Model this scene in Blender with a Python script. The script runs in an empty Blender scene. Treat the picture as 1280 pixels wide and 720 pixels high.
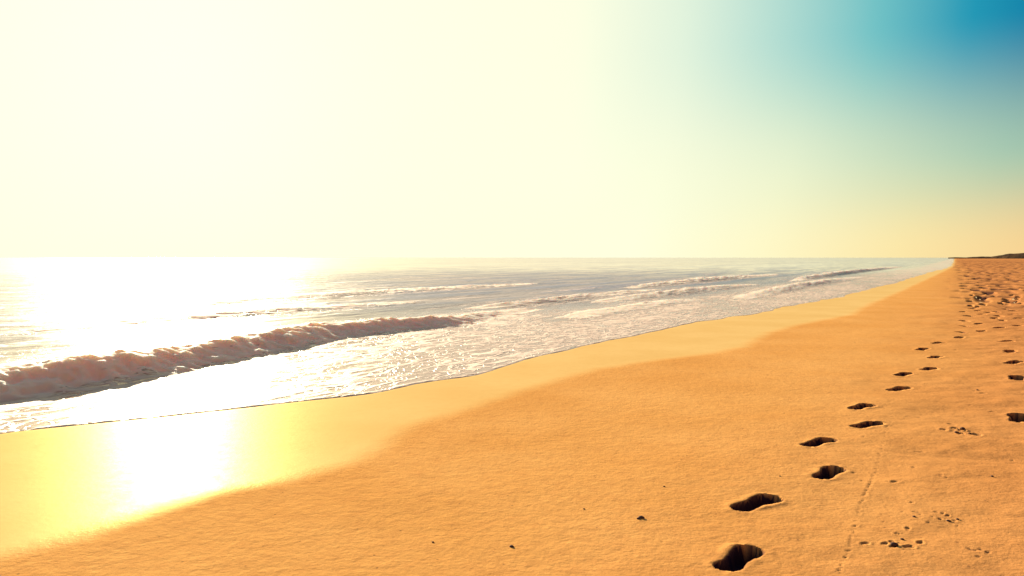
import bpy, math, random
import numpy as np
random.seed(4)
F=1000.0; H=1.4; HZ=322.0
def P(x,y):
    Z=F*H/(y-HZ); return ((x-640)/F*Z, Z)
SA=math.radians(29.0)
ux,uy=math.sin(SA),math.cos(SA)
def ST(x,y): return x*ux+y*uy, -x*uy+y*ux
def XY(s,t): return s*ux-t*uy, s*uy+t*ux
SUN_AZ=math.radians(-23.0); SUN_EL=math.radians(13.5)
S=(math.sin(SUN_AZ)*math.cos(SUN_EL),math.cos(SUN_AZ)*math.cos(SUN_EL),math.sin(SUN_EL))

sc=bpy.context.scene
sc.view_settings.view_transform='Standard'; sc.view_settings.look='None'; sc.view_settings.exposure=0

# ---------- noise ----------
def _h(i,j,seed):
    n=(i.astype(np.int64)*374761393+j.astype(np.int64)*668265263+seed*1442695041)&0x7fffffff
    n=((n^(n>>13))*1274126177)&0x7fffffff
    n=(n^(n>>16))&0xffff
    return n/65535.0
def vn(x,y,seed=0):
    i=np.floor(x);j=np.floor(y);fx=x-i;fy=y-j
    fx=fx*fx*fx*(fx*(fx*6-15)+10);fy=fy*fy*fy*(fy*(fy*6-15)+10)
    a=_h(i,j,seed);b=_h(i+1,j,seed);c=_h(i,j+1,seed);d=_h(i+1,j+1,seed)
    return ((a*(1-fx)+b*fx)*(1-fy)+(c*(1-fx)+d*fx)*fy)*2-1
def fbm(x,y,seed=0,o=3):
    r=0;a=1;n=0
    for k in range(o):
        r=r+a*vn(x*2**k+17.3*k,y*2**k-9.1*k,seed+k*7);n+=a;a*=.5
    return r/n
def ss(a,b,x):
    t=np.clip((x-a)/(b-a),0,1);return t*t*(3-2*t)

# ---------- shoreline curves ----------
def curve(pts):
    st=sorted([ST(*P(x,y)) for x,y in pts]); a=np.array(st); return a[:,0],a[:,1]
Es,Et=curve([(0,542),(100,532),(200,523),(300,512),(400,500),(470,493),(540,478),(600,470),(650,452),(700,440),(760,428),(820,415),(880,402),(950,392),(1000,380),(1050,372),(1100,358),(1150,345),(1190,333)])
Ws,Wt=curve([(0,690),(100,665),(200,632),(300,608),(400,590),(440,575),(470,555),(500,535),(560,515),(640,490),(720,465),(800,452),(880,443),(925,434),(940,424),(960,415),(1000,405),(1060,394),(1085,380),(1120,366),(1160,348),(1190,334)])
_g=np.linspace(-3000,3000,60001)
def smooth_tab(f):
    y=f(_g); k=np.ones(5)/5; return np.convolve(np.pad(y,2,'edge'),k,'valid')
_te=smooth_tab(lambda s: np.interp(s,Es,Et)+0.06*fbm(s*1.1,s*0,3,3)*np.clip(s/8,.6,3)+ .35*ss(30,60,s)*fbm(s*.12,s*0,13,2))
_tw=smooth_tab(lambda s: np.interp(s,Ws,Wt)+0.035*fbm(s*1.1,s*0,5,2))
def te(s): return np.interp(s,_g,_te)
def tw(s): return np.minimum(np.interp(s,_g,_tw),te(s)-0.15)

# ---------- polar grid ----------
ang=np.concatenate([np.arange(-37,39.01,0.1),np.arange(40.2,322.5,1.6)])
ang=np.radians(ang); NA=len(ang)
def geo(a,b,r): 
    n=int(math.log(b/a)/math.log(r)); return a*np.power(b/a,np.arange(n)/n)
rad=np.concatenate([[0.001],geo(0.2,2.5,1.03),geo(2.5,26,1.0032),geo(26,12000,1.018),[12000]]); NR=len(rad)
R,A=np.meshgrid(rad,ang,indexing='ij')
X=(R*np.sin(A)).ravel();Y=(R*np.cos(A)).ravel(); r=R.ravel()
sS,tT=ST(X,Y)
D=tT-te(sS)
ii,jj=np.meshgrid(np.arange(NR-1),np.arange(NA),indexing='ij')
j2=(jj+1)%NA
FQ=np.stack([ii*NA+jj,ii*NA+j2,(ii+1)*NA+j2,(ii+1)*NA+jj],-1).reshape(-1,4)
fcx=X[FQ].mean(1);fcy=Y[FQ].mean(1)
def rows(px,py,q):
    rho=math.hypot(px,py)
    a=max(0,np.searchsorted(rad,rho-q)-1); b=min(NR-1,np.searchsorted(rad,rho+q)+1)
    return a*NA,b*NA
def nearv(px,py,q):
    a,b=rows(px,py,q*1.45); return a+np.where((np.abs(X[a:b]-px)<q)&(np.abs(Y[a:b]-py)<q))[0]
def nearf(px,py,q):
    a,b=rows(px,py,q*1.45); return a+np.where((np.abs(fcx[a:b]-px)<q)&(np.abs(fcy[a:b]-py)<q))[0]

def make(name,faces,V,attrs,mat,origin=(0,0,0)):
    idx,inv=np.unique(faces.ravel(),return_inverse=True)
    v=V[idx]-np.array(origin)
    me=bpy.data.meshes.new(name)
    me.vertices.add(len(idx)); me.vertices.foreach_set('co',v.astype(np.float32).ravel())
    nf=len(faces)
    me.loops.add(nf*4); me.loops.foreach_set('vertex_index',inv.astype(np.int32).ravel())
    me.polygons.add(nf); me.polygons.foreach_set('loop_start',np.arange(0,nf*4,4,dtype=np.int32))
    try: me.polygons.foreach_set('loop_total',np.full(nf,4,dtype=np.int32))
    except Exception: pass
    me.polygons.foreach_set('use_smooth',np.ones(nf,dtype=bool))
    for k,a in attrs.items():
        at=me.attributes.new(k,'FLOAT','POINT'); at.data.foreach_set('value',a[idx].astype(np.float32))
    me.update(calc_edges=True)
    me.materials.append(mat)
    ob=bpy.data.objects.new(name,me); ob.location=origin
    sc.collection.objects.link(ob); return ob

# ---------- materials ----------
class NT:
    def __init__(s,nt): s.t=nt;s.n=nt.nodes;s.l=nt.links
    def new(s,ty,**k):
        n=s.n.new(ty)
        for a,b in k.items(): setattr(n,a,b)
        return n
    def put(s,sock,v):
        if isinstance(v,bpy.types.NodeSocket): s.l.new(v,sock)
        else: sock.default_value=v
    def m(s,op,a,b=0.0,c=None,clamp=False):
        n=s.new('ShaderNodeMath',operation=op,use_clamp=clamp); s.put(n.inputs[0],a); s.put(n.inputs[1],b)
        if c is not None: s.put(n.inputs[2],c)
        return n.outputs[0]
    def mix(s,f,a,b,bt='MIX'):
        n=s.new('ShaderNodeMix',data_type='RGBA',blend_type=bt,clamp_factor=True)
        s.put(n.inputs[0],f);s.put(n.inputs[6],a);s.put(n.inputs[7],b);return n.outputs[2]
    def rng(s,v,a,b,c=0.,d=1.,smooth=True):
        n=s.new('ShaderNodeMapRange'); 
        if smooth:n.interpolation_type='SMOOTHSTEP'
        s.put(n.inputs[0],v)
        for i,q in zip((1,2,3,4),(a,b,c,d)): s.put(n.inputs[i],q)
        return n.outputs[0]
    def noise(s,vec,sc_,det=3.,ro=.5,dist=0.):
        n=s.new('ShaderNodeTexNoise'); s.put(n.inputs['Vector'],vec); n.inputs['Scale'].default_value=sc_
        n.inputs['Detail'].default_value=det;n.inputs['Roughness'].default_value=ro;n.inputs['Distortion'].default_value=dist
        return n.outputs['Fac']
    def attr(s,nm): return s.new('ShaderNodeAttribute',attribute_name=nm).outputs['Fac']
def newmat(nm):
    m=bpy.data.materials.new(nm);m.use_nodes=True;m.node_tree.nodes.clear()
    t=NT(m.node_tree);o=t.new('ShaderNodeOutputMaterial');b=t.new('ShaderNodeBsdfPrincipled')
    t.l.new(b.outputs[0],o.inputs[0]);return m,t,b

def sand_material():
    m=bpy.data.materials.new('sand');m.use_nodes=True;m.node_tree.nodes.clear()
    t=NT(m.node_tree);o=t.new('ShaderNodeOutputMaterial')
    pos=t.new('ShaderNodeNewGeometry').outputs['Position']
    wet=t.attr('wet'); hollow_shade=t.attr('hollow_shade'); rough=t.attr('rough')
    n1=t.noise(pos,0.7,4); n2=t.noise(pos,9,4,.6); n3=t.noise(pos,230,3,.75); n4=t.noise(pos,40,3,.6)
    wet=t.rng(t.m('ADD',wet,t.m('MULTIPLY',t.m('SUBTRACT',n2,.5),t.m('MULTIPLY',t.m('MULTIPLY',wet,t.m('SUBTRACT',1,wet)),1.2))),0,1,0,1,False)
    dry=t.mix(t.rng(n1,.3,.7),(0.76,0.355,0.100,1),(0.83,0.415,0.130,1))
    dry=t.mix(t.m('MULTIPLY',rough,.9),dry,(0.58,0.225,0.078,1))
    dry=t.mix(t.rng(n2,.42,.72,0,.28),dry,(0.54,0.22,0.07,1))
    dry=t.mix(t.rng(n4,.50,.75,0,.28),dry,(0.48,0.20,0.07,1))
    dry=t.mix(t.rng(n3,.52,.70,0,.55),dry,(0.30,0.12,0.05,1))
    dry=t.mix(t.rng(n3,.44,.28,0,.4),dry,(0.97,0.62,0.27,1))
    spk=t.new('ShaderNodeTexVoronoi'); t.put(spk.inputs['Vector'],pos); spk.inputs['Scale'].default_value=14
    sp=t.m('MULTIPLY',t.rng(spk.outputs['Distance'],.11,.06),t.rng(n2,.50,.60))
    dry=t.mix(t.m('MULTIPLY',sp,.65),dry,(0.12,0.06,0.045,1))
    dry=t.mix(hollow_shade,dry,(0.016,0.009,0.028,1))  # shade inside prints and dents, painted as a near-black purple albedo
    wetc=t.mix(t.rng(n1,.3,.7),(0.80,0.48,0.17,1),(0.86,0.54,0.21,1))  # wet base lightened to stand in for reflected sky
    wetc=t.mix(t.rng(n2,.4,.7,0,.2),wetc,(0.70,0.38,0.12,1))
    col=t.mix(wet,dry,wetc)
    n5=t.noise(pos,16,4,.6)
    hgt=t.m('ADD',t.m('MULTIPLY',n3,t.rng(wet,0,1,.0016,.0004,False)),t.m('MULTIPLY',n4,t.rng(wet,0,1,.0045,.0006,False)))
    hgt=t.m('ADD',hgt,t.m('MULTIPLY',n5,t.rng(wet,0,1,.008,.0012,False)))
    bp=t.new('ShaderNodeBump'); bp.inputs['Strength'].default_value=.6; bp.inputs['Distance'].default_value=1.0
    t.put(bp.inputs['Height'],hgt)
    df=t.new('ShaderNodeBsdfDiffuse'); t.put(df.inputs['Color'],col); df.inputs['Roughness'].default_value=0.0; t.put(df.inputs['Normal'],bp.outputs[0])
    gl=t.new('ShaderNodeBsdfAnisotropic'); gl.distribution='GGX'; gl.inputs['Color'].default_value=(1,.78,.36,1)
    t.put(gl.inputs['Roughness'],t.rng(n2,.3,.7,.37,.43)); t.put(gl.inputs['Normal'],bp.outputs[0])
    fr=t.new('ShaderNodeFresnel'); fr.inputs['IOR'].default_value=1.33
    fac=t.m('MULTIPLY',wet,t.m('ADD',.01,t.m('MULTIPLY',fr.outputs[0],.17)))
    ms=t.new('ShaderNodeMixShader'); t.put(ms.inputs[0],fac); t.l.new(df.outputs[0],ms.inputs[1]); t.l.new(gl.outputs[0],ms.inputs[2])
    t.l.new(ms.outputs[0],o.inputs[0])
    return m
SAND=sand_material()

def sea_material():
    m,t,b=newmat('sea_water')
    pos=t.new('ShaderNodeNewGeometry').outputs['Position']
    mp=t.new('ShaderNodeMapping'); t.put(mp.inputs['Vector'],pos); mp.inputs['Rotation'].default_value=(0,0,SA)
    v=mp.outputs[0]
    st=t.new('ShaderNodeMapping'); t.put(st.inputs['Vector'],v); st.inputs['Scale'].default_value=(1,.45,1)
    sv=st.outputs[0]
    sk=t.new('ShaderNodeMapping'); t.put(sk.inputs['Vector'],v); sk.inputs['Scale'].default_value=(1,.13,1)
    kv=sk.outputs[0]
    foam=t.attr('foam'); far=t.attr('far'); dist=t.attr('dist'); crest=t.attr('crest')
    s1=t.noise(kv,.75,4,.6,.4)
    s2=t.noise(kv,.12,4,.6,.3)
    s3=t.noise(kv,1.1,4,.6,.5)
    wv=t.new('ShaderNodeTexNoise'); t.put(wv.inputs['Vector'],sv); wv.inputs['Scale'].default_value=1.6; wv.inputs['Detail'].default_value=4
    warp=t.new('ShaderNodeVectorMath',operation='MULTIPLY_ADD'); t.put(warp.inputs[0],wv.outputs['Color']); warp.inputs[1].default_value=(.9,.9,0); t.put(warp.inputs[2],sv)
    vo=t.new('ShaderNodeTexVoronoi',feature='DISTANCE_TO_EDGE'); t.put(vo.inputs['Vector'],warp.outputs[0]); vo.inputs['Scale'].default_value=3.2
    vo2=t.new('ShaderNodeTexVoronoi',feature='DISTANCE_TO_EDGE'); t.put(vo2.inputs['Vector'],warp.outputs[0]); vo2.inputs['Scale'].default_value=9
    lace=t.m('MINIMUM',vo.outputs[0],t.m('ADD',t.m('MULTIPLY',vo2.outputs[0],1.4),.02))
    nf=t.noise(sv,5,5,.65)
    k=t.m('ADD',t.m('MULTIPLY',t.m('SUBTRACT',1,t.m('MULTIPLY',lace,5.0)),.45),t.m('MULTIPLY',nf,.55))
    thr=t.m('SUBTRACT',1.0,foam)
    fm=t.rng(t.m('SUBTRACT',k,thr),-.16,.22)
    fm=t.m('MULTIPLY',fm,t.rng(foam,0.02,.12))
    fl=t.m('MULTIPLY',t.m('MULTIPLY',t.rng(s3,.56,.62),t.rng(nf,.4,.6)),t.m('MULTIPLY',far,t.rng(dist,.95,.3)))
    fm=t.m('MAXIMUM',fm,t.m('MULTIPLY',fl,.7))
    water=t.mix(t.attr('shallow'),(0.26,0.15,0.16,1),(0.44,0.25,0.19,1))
    haze_col=t.mix(t.rng(t.noise(kv,.09,4),.35,.65),(0.84,0.72,0.49,1),(0.92,0.82,0.58,1))  # pale tones imitating haze in the water colour
    water=t.mix(t.m('MULTIPLY',t.rng(dist,.05,.8,0,1),.95),water,haze_col)  # distance haze painted into the base colour
    strk=t.m('MULTIPLY',t.rng(s1,.46,.55),t.rng(dist,.97,.1,.3,.92,False))
    strk=t.m('MULTIPLY',strk,far)
    water=t.mix(strk,water,(0.09,0.055,0.16,1))
    water=t.mix(t.m('MULTIPLY',t.m('MULTIPLY',t.rng(s2,.5,.62),t.rng(dist,.3,1)),.3),water,(0.28,0.22,0.30,1))
    fo=t.mix(t.rng(nf,.35,.65),(0.60,0.42,0.35,1),(0.78,0.60,0.48,1))
    fo=t.mix(crest,fo,(0.92,0.69,0.53,1))
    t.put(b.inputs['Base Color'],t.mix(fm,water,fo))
    t.put(b.inputs['Roughness'],t.m('ADD',t.m('MULTIPLY',fm,.55),t.rng(far,0,1,.20,.30,False)))
    b.inputs['IOR'].default_value=1.33
    b.inputs['Specular Tint'].default_value=(1.0,.9,.75,1)
    t.put(b.inputs['Subsurface Weight'],t.m('MULTIPLY',crest,.9))
    b.inputs['Subsurface Radius'].default_value=(1.0,.6,.4); b.inputs['Subsurface Scale'].default_value=.5
    w1=t.noise(sv,2.2,5,.6); w2=t.noise(sv,.35,4,.55); w3=t.noise(sv,14,3,.6)
    h=t.m('ADD',t.m('MULTIPLY',w1,t.rng(far,0,1,.04,.13,False)),t.m('MULTIPLY',w2,t.m('MULTIPLY',far,.45)))
    h=t.m('ADD',h,t.m('MULTIPLY',w3,.007))
    h=t.m('ADD',h,t.m('MULTIPLY',s1,t.m('MULTIPLY',far,.35)))
    h=t.m('ADD',h,t.m('MULTIPLY',fm,.014))
    bp=t.new('ShaderNodeBump'); bp.inputs['Distance'].default_value=1.0
    t.put(bp.inputs['Strength'],t.rng(dist,0,1,.65,.18,False))
    t.put(bp.inputs['Height'],h); t.put(b.inputs['Normal'],bp.outputs[0])
    return m
SEA=sea_material()

# ---------- ground height ----------
slope=0.004*np.clip(-D,0,10)
Zg=slope-0.035*np.clip(D,0,80)
wet=ss(-0.24,0.13,tT-tw(sS)+.05*fbm(sS*3,tT*3,33,2))
roughz=ss(2.0,-2.0,tT+0.6*fbm(sS*.3,tT*.3,21,2))
near=ss(60,25,r)
dryf=1-wet
Zg+=ss(.2,-.8,tT-tw(sS))*near*(0.006*fbm(sS*.55,tT*.9,31,3)+0.0012*fbm(sS*6,tT*6,41,3))
Zg+=dryf*ss(300,60,r)*roughz*(0.020*fbm(sS*1.4,tT*1.7,51,3)+0.008*fbm(sS*5,tT*5,61,2))
pat=ss(.15,.5,fbm(sS*1.3,tT*2.6,71,1))
fz_=ss(.35,.7,roughz)*ss(22,34,r)*pat
Zg+=-0.06*fz_*ss(400,150,r)
hollow_shade=0.8*fz_*ss(700,150,r)  # painted shade for the far trampled hollows

def dent(px,py,rr,depth,asp=1.0,a=0.0,shd=.5):
    m=nearv(px,py,rr*4)
    if len(m)==0: return
    dx=X[m]-px;dy=Y[m]-py
    u=(dx*math.cos(a)+dy*math.sin(a))/asp; v=-dx*math.sin(a)+dy*math.cos(a)
    q=np.sqrt(u*u+v*v)/rr
    q=q+0.35*vn(X[m]/rr*1.1,Y[m]/rr*1.1,int(abs(px)*97)%50)
    k=ss(1.0,.45,q)
    Zg[m]-=depth*k-0.3*depth*np.exp(-((q-1.25)/.3)**2)
    hollow_shade[m]=np.maximum(hollow_shade[m],shd*k)  # shade painted into the dent colour
def groove(pts,w,depth,shd,keep):
    w0=[P(*p) for p in pts]
    lat=0
    for a,b_ in zip(w0[:-1],w0[1:]):
        L=math.hypot(b_[0]-a[0],b_[1]-a[1]);k=max(2,int(L/0.03))
        for q in range(k):
            lat+=random.uniform(-.005,.005); lat*=.97
            if random.random()<keep: dent(a[0]+(b_[0]-a[0])*q/k+lat,a[1]+(b_[1]-a[1])*q/k,w*random.uniform(.5,1.3),depth*random.uniform(.2,1.2),1.8,SA,shd)
groove([(1050,722),(1068,660),(1085,610),(1100,565),(1108,535)],.010,.004,.18,.8)
groove([(822,700),(832,650),(850,600),(856,560)],.006,.002,.2,.4)
groove([(890,550),(930,500),(985,445)],.010,.002,.12,.5)
for (cx,cy,n,rr,dp) in [(1115,685,7,.016,.012),(1190,655,6,.013,.010),(1205,543,8,.028,.022),(1145,650,5,.010,.006),(1125,662,4,.011,.008),(1215,690,6,.011,.008),(1090,600,4,.012,.008),(1222,492,4,.02,.012),(1180,600,3,.012,.008)]:
    bx,by=P(cx,cy)
    for q in range(n):
        dent(bx+random.gauss(0,.045),by+random.gauss(0,.06),rr*random.uniform(.5,1.2),dp*random.uniform(.5,1),random.uniform(1,2),random.uniform(0,3),.6)
for q in range(420):
    s=random.uniform(2.0,24);tt=random.uniform(-4.5,2.5)
    if random.random()<(tt+1)/3.2: continue
    big=1.0 if tt<.6 else .5
    x,y=XY(s,tt); dent(x,y,random.uniform(.006,.022)*big,random.uniform(.003,.011)*big,random.uniform(1,2.4),random.uniform(0,3),random.uniform(.1,.55))

# ---------- footprints ----------
prof_a=np.array([-.5,-.47,-.40,-.30,-.10,.02,.14,.28,.38,.46,.5])
prof_w=np.array([0,.095,.14,.15,.125,.135,.165,.185,.17,.11,0])
prints=[]
def step(x,y,rot,side,sz=1.0,dp=.07): prints.append((x,y,rot,side,sz,dp))
trail=[(925,704,30,1,1.3),(945,633,57,-1,1.42),(1037,595,30,1,1.32),(1023,556,58,-1,1.35),(1085,534,48,1,1.3),(1077,511,58,-1,1.3),(1125,488,46,1,1.3),(1130,470,55,-1,1.25),(1162,463,40,1,1.25),(1170,448,36,1,1.25),(1153,438,50,-1,1.25),(1173,430,40,1,1.25),(1199,423,45,-1,1.25)]
for (x,y,q,sd,sz) in trail:
    a,b_=P(x,y); step(a,b_,math.radians(q),sd,sz)
for (x,y,q,sd,sz) in [(1274,525,25,1,1.45),(1271,475,40,-1,1.45),(1268,455,40,1,1.4),(1262,441,45,-1,1.35),(1258,428,45,1,1.35),(1226,415,45,-1,1.3),(1250,411,45,1,1.35),(1272,408,40,1,1.35),(1243,399,45,-1,1.3)]:
    a,b_=P(x,y); step(a,b_,math.radians(q),sd,sz,.085)
def addtrail(x0,y0,slope_,n,gap=.8,side=.11):
    L=math.hypot(slope_,1);dx,dy=slope_/L,1/L
    for k in range(n):
        sd=1 if k%2 else -1
        x=x0+dx*gap*k+dy*side*sd+random.gauss(0,.05);y=y0+dy*gap*k-dx*side*sd+random.gauss(0,.05)
        if any((x-p[0])**2+(y-p[1])**2<.42**2 for p in prints): continue
        step(x,y,math.atan2(dx,dy)+sd*.2+random.gauss(0,.1),sd,random.uniform(1.2,1.4),random.uniform(.07,.085))
a,b_=P(1212,417); addtrail(a,b_,.60,20)
a,b_=P(1262,402); addtrail(a,b_,.59,18)
a,b_=P(1240,392); addtrail(a,b_,.575,16)
a,b_=P(1274,390); addtrail(a,b_,.60,14)
a,b_=P(1222,388); addtrail(a,b_,.57,14)
owner=np.full(len(FQ),-1,dtype=np.int32)
def sole(px,py,rot,sd,sz,x,y):
    dx=x-px;dy=y-py;L=.285*sz
    a=(dx*math.sin(rot)+dy*math.cos(rot))/L
    v=(dx*math.cos(rot)-dy*math.sin(rot))/L*sd
    v=v-0.05*np.sin((a+.1)*3.0)+.02
    hw=np.interp(a,prof_a,prof_w,left=0,right=0)
    d=np.minimum(hw-np.abs(v),(.5-np.abs(a))*1.0)
    return d*L,a,v
for k,(px,py,rot,sd,sz,dp) in enumerate(prints):
    m=nearv(px,py,.45)
    d,a,v=sole(px,py,rot,sd,sz,X[m],Y[m])
    d=d+.006*fbm(X[m]*22,Y[m]*22,k,2)
    ins=ss(-.004,.014,d)
    tread=.012*vn(X[m]*28,Y[m]*28,90+k)+.014*ss(.15,-.05,np.abs(a+.02))
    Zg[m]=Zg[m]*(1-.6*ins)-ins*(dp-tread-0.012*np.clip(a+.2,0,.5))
    Zg[m]+=.0028*np.exp(-((d+.026)/.026)**2)*(1+1.2*vn(X[m]*12,Y[m]*12,k+5))
    hollow_shade[m]=np.maximum(hollow_shade[m],ss(-.014,-.001,d)*(.97+.03*vn(X[m]*30,Y[m]*30,k)))  # painted shade fills the sole and spills slightly past its edge
    mf=nearf(px,py,.45)
    tol=-.03 if math.hypot(px,py)<20 else -.06
    d,_,_=sole(px,py,rot,sd,sz,fcx[mf],fcy[mf])
    owner[mf[(d>tol)&(owner[mf]<0)]]=k
V=np.stack([X,Y,Zg],1)
att={'wet':wet,'hollow_shade':hollow_shade,'rough':roughz}
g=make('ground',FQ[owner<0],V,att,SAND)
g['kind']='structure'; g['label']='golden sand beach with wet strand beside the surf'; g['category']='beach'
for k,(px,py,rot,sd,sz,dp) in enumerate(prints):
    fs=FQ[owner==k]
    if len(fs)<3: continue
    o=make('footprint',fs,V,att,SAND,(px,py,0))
    o['category']='footprint'; o['group']='footprints pressed into the sand'
    o['label']='deep shoe footprint pressed into smooth golden sand' if k<13 else 'worn footprint in trampled orange sand beside other tracks'

# ---------- sea ----------
breakers=[ # s knots, t knots, amplitude knots, foam
 ([-40,-5,4.7,5.5,8,11,14,16.5,20],[9.6,9.2,8.75,8.65,9.05,9.9,9.4,9.8,10.2],[.24,.25,.25,.25,.23,.21,.17,.09,0],1.0),
 ([17,20,24,28,33],[11.3,11.4,11.2,11.1,11],[0,.09,.13,.10,0],.95),
 ([21,25,31,37,43],[9.4,9.6,9.6,9.3,9.1],[0,.11,.16,.12,0],.95),
 ([15,18,23,28],[7.9,8.0,8.0,7.8],[0,.06,.08,0],.9),
 ([25,31,38,50,64],[6.5,6.6,6.7,6.4,6.0],[0,.10,.16,.15,0],.95),
 ([45,55,75,100,140],[8.0,8.6,8.6,8,7.5],[0,.20,.25,.2,0],.9),
 ([32,40,52,70],[13,13.3,13.3,13],[0,.16,.20,0],.9),
 ([-30,2,6,8,10],[18,17,16.6,16.4,16.5],[.16,.16,.13,.05,0],.4),
 ([7,10,13,17,22],[15.2,15.2,15.1,15.0,15],[0,.08,.12,.09,0],.6),
 ([14,18,24,32,40],[19.5,19.6,19.8,19.7,19.6],[0,.10,.15,.12,0],.7),
]
Zs=np.zeros_like(X); foam=np.zeros_like(X); crest=np.zeros_like(X)
lump=fbm(sS*1.5,tT*2.2,101,3); lumpf=fbm(sS*6,tT*7,111,3)
for n,(ks,kt,ka,kf) in enumerate(breakers):
    tc=np.interp(sS,ks,kt)+.14*fbm(sS*.7,sS*0,120+n,3)
    am=np.interp(sS,ks,ka,left=ka[0] if ks[0]<0 else 0,right=0)*(1+.2*fbm(sS*.8,sS*0,140+n,3))
    q=tT-tc
    prof=np.where(q<0,ss(-.40-1.2*am-(.4 if n else 0),.08,q),np.exp(-(np.clip(q,0,50)/(1.0+am*3))**1.3))
    Zs+=am*prof
    fz=ss(-.70,-.42,q+.12*lump)*ss(.32,.0,q+.1*lump)
    Zs+=fz*am*(.16*lump+.20*lumpf)*kf
    foam=np.maximum(foam,fz*kf*ss(0,.06,am)*1.15)
    crest=np.maximum(crest,fz*ss(0,.06,am))
    foam=np.maximum(foam,kf*.62*ss(-2.2,-.4,q)*ss(.5,-.2,q)*ss(0,.08,am))
    foam=np.maximum(foam,kf*.42*ss(3.0,.2,q)*ss(-.1,.2,q)*ss(0,.08,am))
edge=ss(-.03,.12,D)
rim=.005*np.exp(-((D-.10)/.08)**2)*(1+.8*fbm(sS*5,tT*5,160,2))
Zs=Zs*ss(0.2,1.5,D)
Zs+=-.02+.0235*edge+rim*ss(80,40,r)
inner=ss(0.0,0.5,D)
Zs+=inner*ss(120,40,r)*(.007*fbm(sS*1.2,tT*2.2,170,4)+.018*ss(2,6,D)*fbm(sS*.9,tT*2.2,180,3))
Zs+=ss(12,30,D)*ss(200,60,r)*.03*fbm(sS*.10,tT*.3,190,3)
foam=np.maximum(foam,ss(.20,.05,D)*.9*ss(-.02,.02,D))
sw=ss(.0,.3,D)*ss(6.2,3.2,D)*(.49+.24*fbm(sS*.5,tT*.9,200,3))
foam=np.maximum(foam,sw)
foam=np.maximum(foam,ss(9,6,D)*.28*inner)
foam=np.maximum(foam,.30*ss(20,50,sS)*ss(14,3,D)*inner)
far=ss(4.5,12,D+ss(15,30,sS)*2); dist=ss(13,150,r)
shallow=ss(6.5,1.5,D)
fk=(D>-.5)[FQ].all(1)&((X[FQ]**2+Y[FQ]**2).min(1)>.5)
Vs=np.stack([X,Y,Zs],1)
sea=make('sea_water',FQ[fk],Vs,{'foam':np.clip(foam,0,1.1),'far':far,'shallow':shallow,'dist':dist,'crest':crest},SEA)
sea['kind']='structure'; sea['label']='shallow sea with foamy breaking waves lapping the beach'; sea['category']='sea'

# ---------- distant land ----------
def ridge():
    N=260; vs=[];fc=[]
    rws=6
    for i in range(N):
        f=i/(N-1)
        az=math.radians(28.6+f*50); 
        h0=min(1,f*14)
        rr=1300-500*f
        h=(2.4+ 5.0*h0+1.0*math.sin(i*.35)+.7*math.sin(i*.83+1)+random.uniform(-.4,.4))*max(h0,.35)+.4
        for j in range(rws):
            g_=j/(rws-1); q=rr+g_*160
            z=h*math.sin(math.pi*g_)**.7 if 0<j<rws-1 else -.5
            vs.append((q*math.sin(az),q*math.cos(az),z+random.uniform(-.2,.2)))
    for i in range(N-1):
        for j in range(rws-1):
            a=i*rws+j; fc.append((a,a+rws,a+rws+1,a+1))
    me=bpy.data.meshes.new('dune_terrain');me.from_pydata(vs,[],fc)
    m,t,b=newmat('dune_scrub')
    pos=t.new('ShaderNodeNewGeometry').outputs['Position']
    t.put(b.inputs['Base Color'],t.mix(t.rng(t.noise(pos,.05,4),.4,.6),(0.05,0.035,0.025,1),(0.10,0.06,0.035,1)))
    b.inputs['Roughness'].default_value=1; b.inputs['Specular IOR Level'].default_value=0; me.materials.append(m)
    o=bpy.data.objects.new('dune_terrain',me); sc.collection.objects.link(o)
    o['kind']='structure';o['label']='low dark scrubby dunes along the horizon';o['category']='dunes'
ridge()

# ---------- pebbles ----------
def pebble_mesh():
    import bmesh
    bm=bmesh.new(); bmesh.ops.create_icosphere(bm,subdivisions=2,radius=1)
    for v in bm.verts:
        c=v.co; k=1+.18*math.sin(3*c.x+1)+.14*math.sin(4*c.y+c.z*2); v.co=(c.x*1.3*k,c.y*.9*k,c.z*.5*k)
    me=bpy.data.meshes.new('pebble'); bm.to_mesh(me); bm.free()
    for p in me.polygons:p.use_smooth=True
    m,t,b=newmat('pebble_stone')
    pos=t.new('ShaderNodeTexCoord').outputs['Object']
    t.put(b.inputs['Base Color'],t.mix(t.noise(pos,2,3),(0.06,0.035,0.035,1),(0.14,0.08,0.06,1)))
    b.inputs['Roughness'].default_value=.9; b.inputs['Specular IOR Level'].default_value=.1; me.materials.append(m); return me
PM=pebble_mesh()
for (x,y,r_) in [(802,652,.014),(798,653,.009),(640,688,.010),(541,682,.006),(730,640,.006),(1118,688,.015),(1107,687,.012),(1128,680,.008),(1186,657,.010),(1197,655,.008),(1203,540,.016),(1196,545,.014),(1212,546,.012),(975,600,.006),(1222,490,.012),(830,612,.006),(1143,652,.008),(1240,600,.009)]:
    a,b_=P(x,y); m=nearv(a,b_,.1); i=m[np.argmin((X[m]-a)**2+(Y[m]-b_)**2)]
    o=bpy.data.objects.new('pebble',PM); sc.collection.objects.link(o)
    o.scale=(r_,r_,r_); o.location=(a,b_,Zg[i]+r_*.2); o.rotation_euler=(0,0,random.uniform(0,6))
    o['label']='small dark pebble lying on the golden sand';o['category']='pebble';o['group']='pebbles scattered on the sand'

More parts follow.
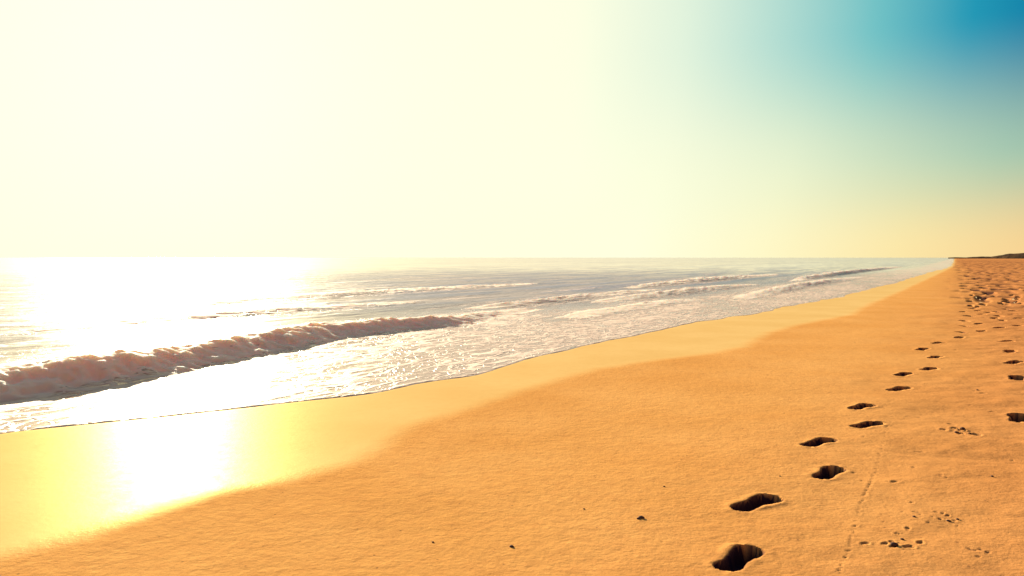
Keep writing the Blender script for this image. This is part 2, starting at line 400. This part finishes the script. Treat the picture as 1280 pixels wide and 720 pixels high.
# ---------- world ----------
w=bpy.data.worlds.new('World'); sc.world=w; w.use_nodes=True
w.node_tree.nodes.clear(); t=NT(w.node_tree)
out=t.new('ShaderNodeOutputWorld'); bg=t.new('ShaderNodeBackground'); 
dirv=t.new('ShaderNodeTexCoord').outputs['Generated']
nv=t.new('ShaderNodeVectorMath',operation='NORMALIZE'); t.put(nv.inputs[0],dirv)
dt=t.new('ShaderNodeVectorMath',operation='DOT_PRODUCT'); t.put(dt.inputs[0],nv.outputs[0]); dt.inputs[1].default_value=S
angd=t.m('MULTIPLY',t.m('ARCCOSINE',t.m('MINIMUM',dt.outputs['Value'],.99999)),180/math.pi)
sep=t.new('ShaderNodeSeparateXYZ'); t.put(sep.inputs[0],nv.outputs[0])
eld=t.m('MULTIPLY',t.m('ARCSINE',sep.outputs['Z']),180/math.pi)
def lin(c): return tuple(((v/255)/12.92 if v<=10 else ((v/255+.055)/1.055)**2.4) for v in c)+(1,)
def ramp(stops):
    n=t.new('ShaderNodeValToRGB'); t.put(n.inputs[0],t.m('DIVIDE',angd,180.0)); e=n.color_ramp.elements
    while len(e)>1:e.remove(e[-1])
    e[0].position=stops[0][0]/180;e[0].color=lin(stops[0][1])
    for p,c in stops[1:]:
        q=e.new(p/180);q.color=lin(c)
    return n.outputs[0]
up=ramp([(0,(255,255,228)),(18,(255,255,228)),(27,(253,254,226)),(34,(226,242,220)),(40,(180,220,209)),(46,(112,192,196)),(51,(36,152,181)),(56,(0,114,160)),(70,(0,70,115)),(110,(95,90,105)),(180,(120,100,105))])
mid=ramp([(0,(255,255,228)),(28,(255,255,226)),(34,(251,252,220)),(42,(234,241,206)),(48,(206,222,190)),(54,(172,202,176)),(62,(145,178,156)),(80,(150,150,138)),(110,(200,160,130)),(180,(205,160,135))])
ho=ramp([(0,(255,255,228)),(34,(255,254,222)),(42,(255,247,200)),(50,(252,230,168)),(58,(246,206,142)),(80,(235,170,120)),(120,(235,165,125)),(180,(235,165,130))])
wide=t.rng(angd,65,110,1.0,2.6)
e2=t.m('DIVIDE',eld,wide)
col=t.mix(t.rng(e2,0.3,7.0),ho,mid)
col=t.mix(t.rng(e2,5.0,15),col,up)
glow=t.m('POWER',2.718,t.m('MULTIPLY',t.m('POWER',t.m('DIVIDE',angd,12.0),2.0),-1.0))
sky=t.new('ShaderNodeTexSky',sky_type='NISHITA'); sky.sun_disc=False; sky.sun_elevation=SUN_EL; sky.sun_rotation=SUN_AZ
def scale(c,f):
    n=t.new('ShaderNodeVectorMath',operation='SCALE'); t.put(n.inputs[0],c); t.put(n.inputs['Scale'],f); return n.outputs[0]
def add(a,b):
    n=t.new('ShaderNodeVectorMath',operation='ADD'); t.put(n.inputs[0],a);t.put(n.inputs[1],b);return n.outputs[0]
tint=t.mix(1.0,sky.outputs[0],(.15,.8,.5,1),'MULTIPLY')
tot=add(scale(col,1.0),scale(tint,.003))
cg=t.new('ShaderNodeRGB');cg.outputs[0].default_value=(1.0,.75,.08,1)
tot=add(tot,scale(cg.outputs[0],t.m('MULTIPLY',glow,1.0)))
t.put(bg.inputs[0],tot); bg.inputs[1].default_value=1.0
t.l.new(bg.outputs[0],out.inputs[0])

# ---------- sun ----------
from mathutils import Vector
ld=bpy.data.lights.new('sun','SUN'); ld.energy=13; ld.angle=math.radians(.5); ld.color=(1.0,.85,.60)
lo=bpy.data.objects.new('sun',ld); sc.collection.objects.link(lo)
lo.rotation_euler=Vector(S).to_track_quat('Z','Y').to_euler(); lo.location=(-20,40,20)

# ---------- camera ----------
cd=bpy.data.cameras.new('camera'); co=bpy.data.objects.new('camera',cd); sc.collection.objects.link(co)
cd.sensor_width=36; cd.lens=36*F/1280; cd.shift_y=-38/1280
cd.clip_end=30000; cd.clip_start=.05
co.location=(0,0,H); co.rotation_euler=(math.radians(90),0,0)
sc.camera=co
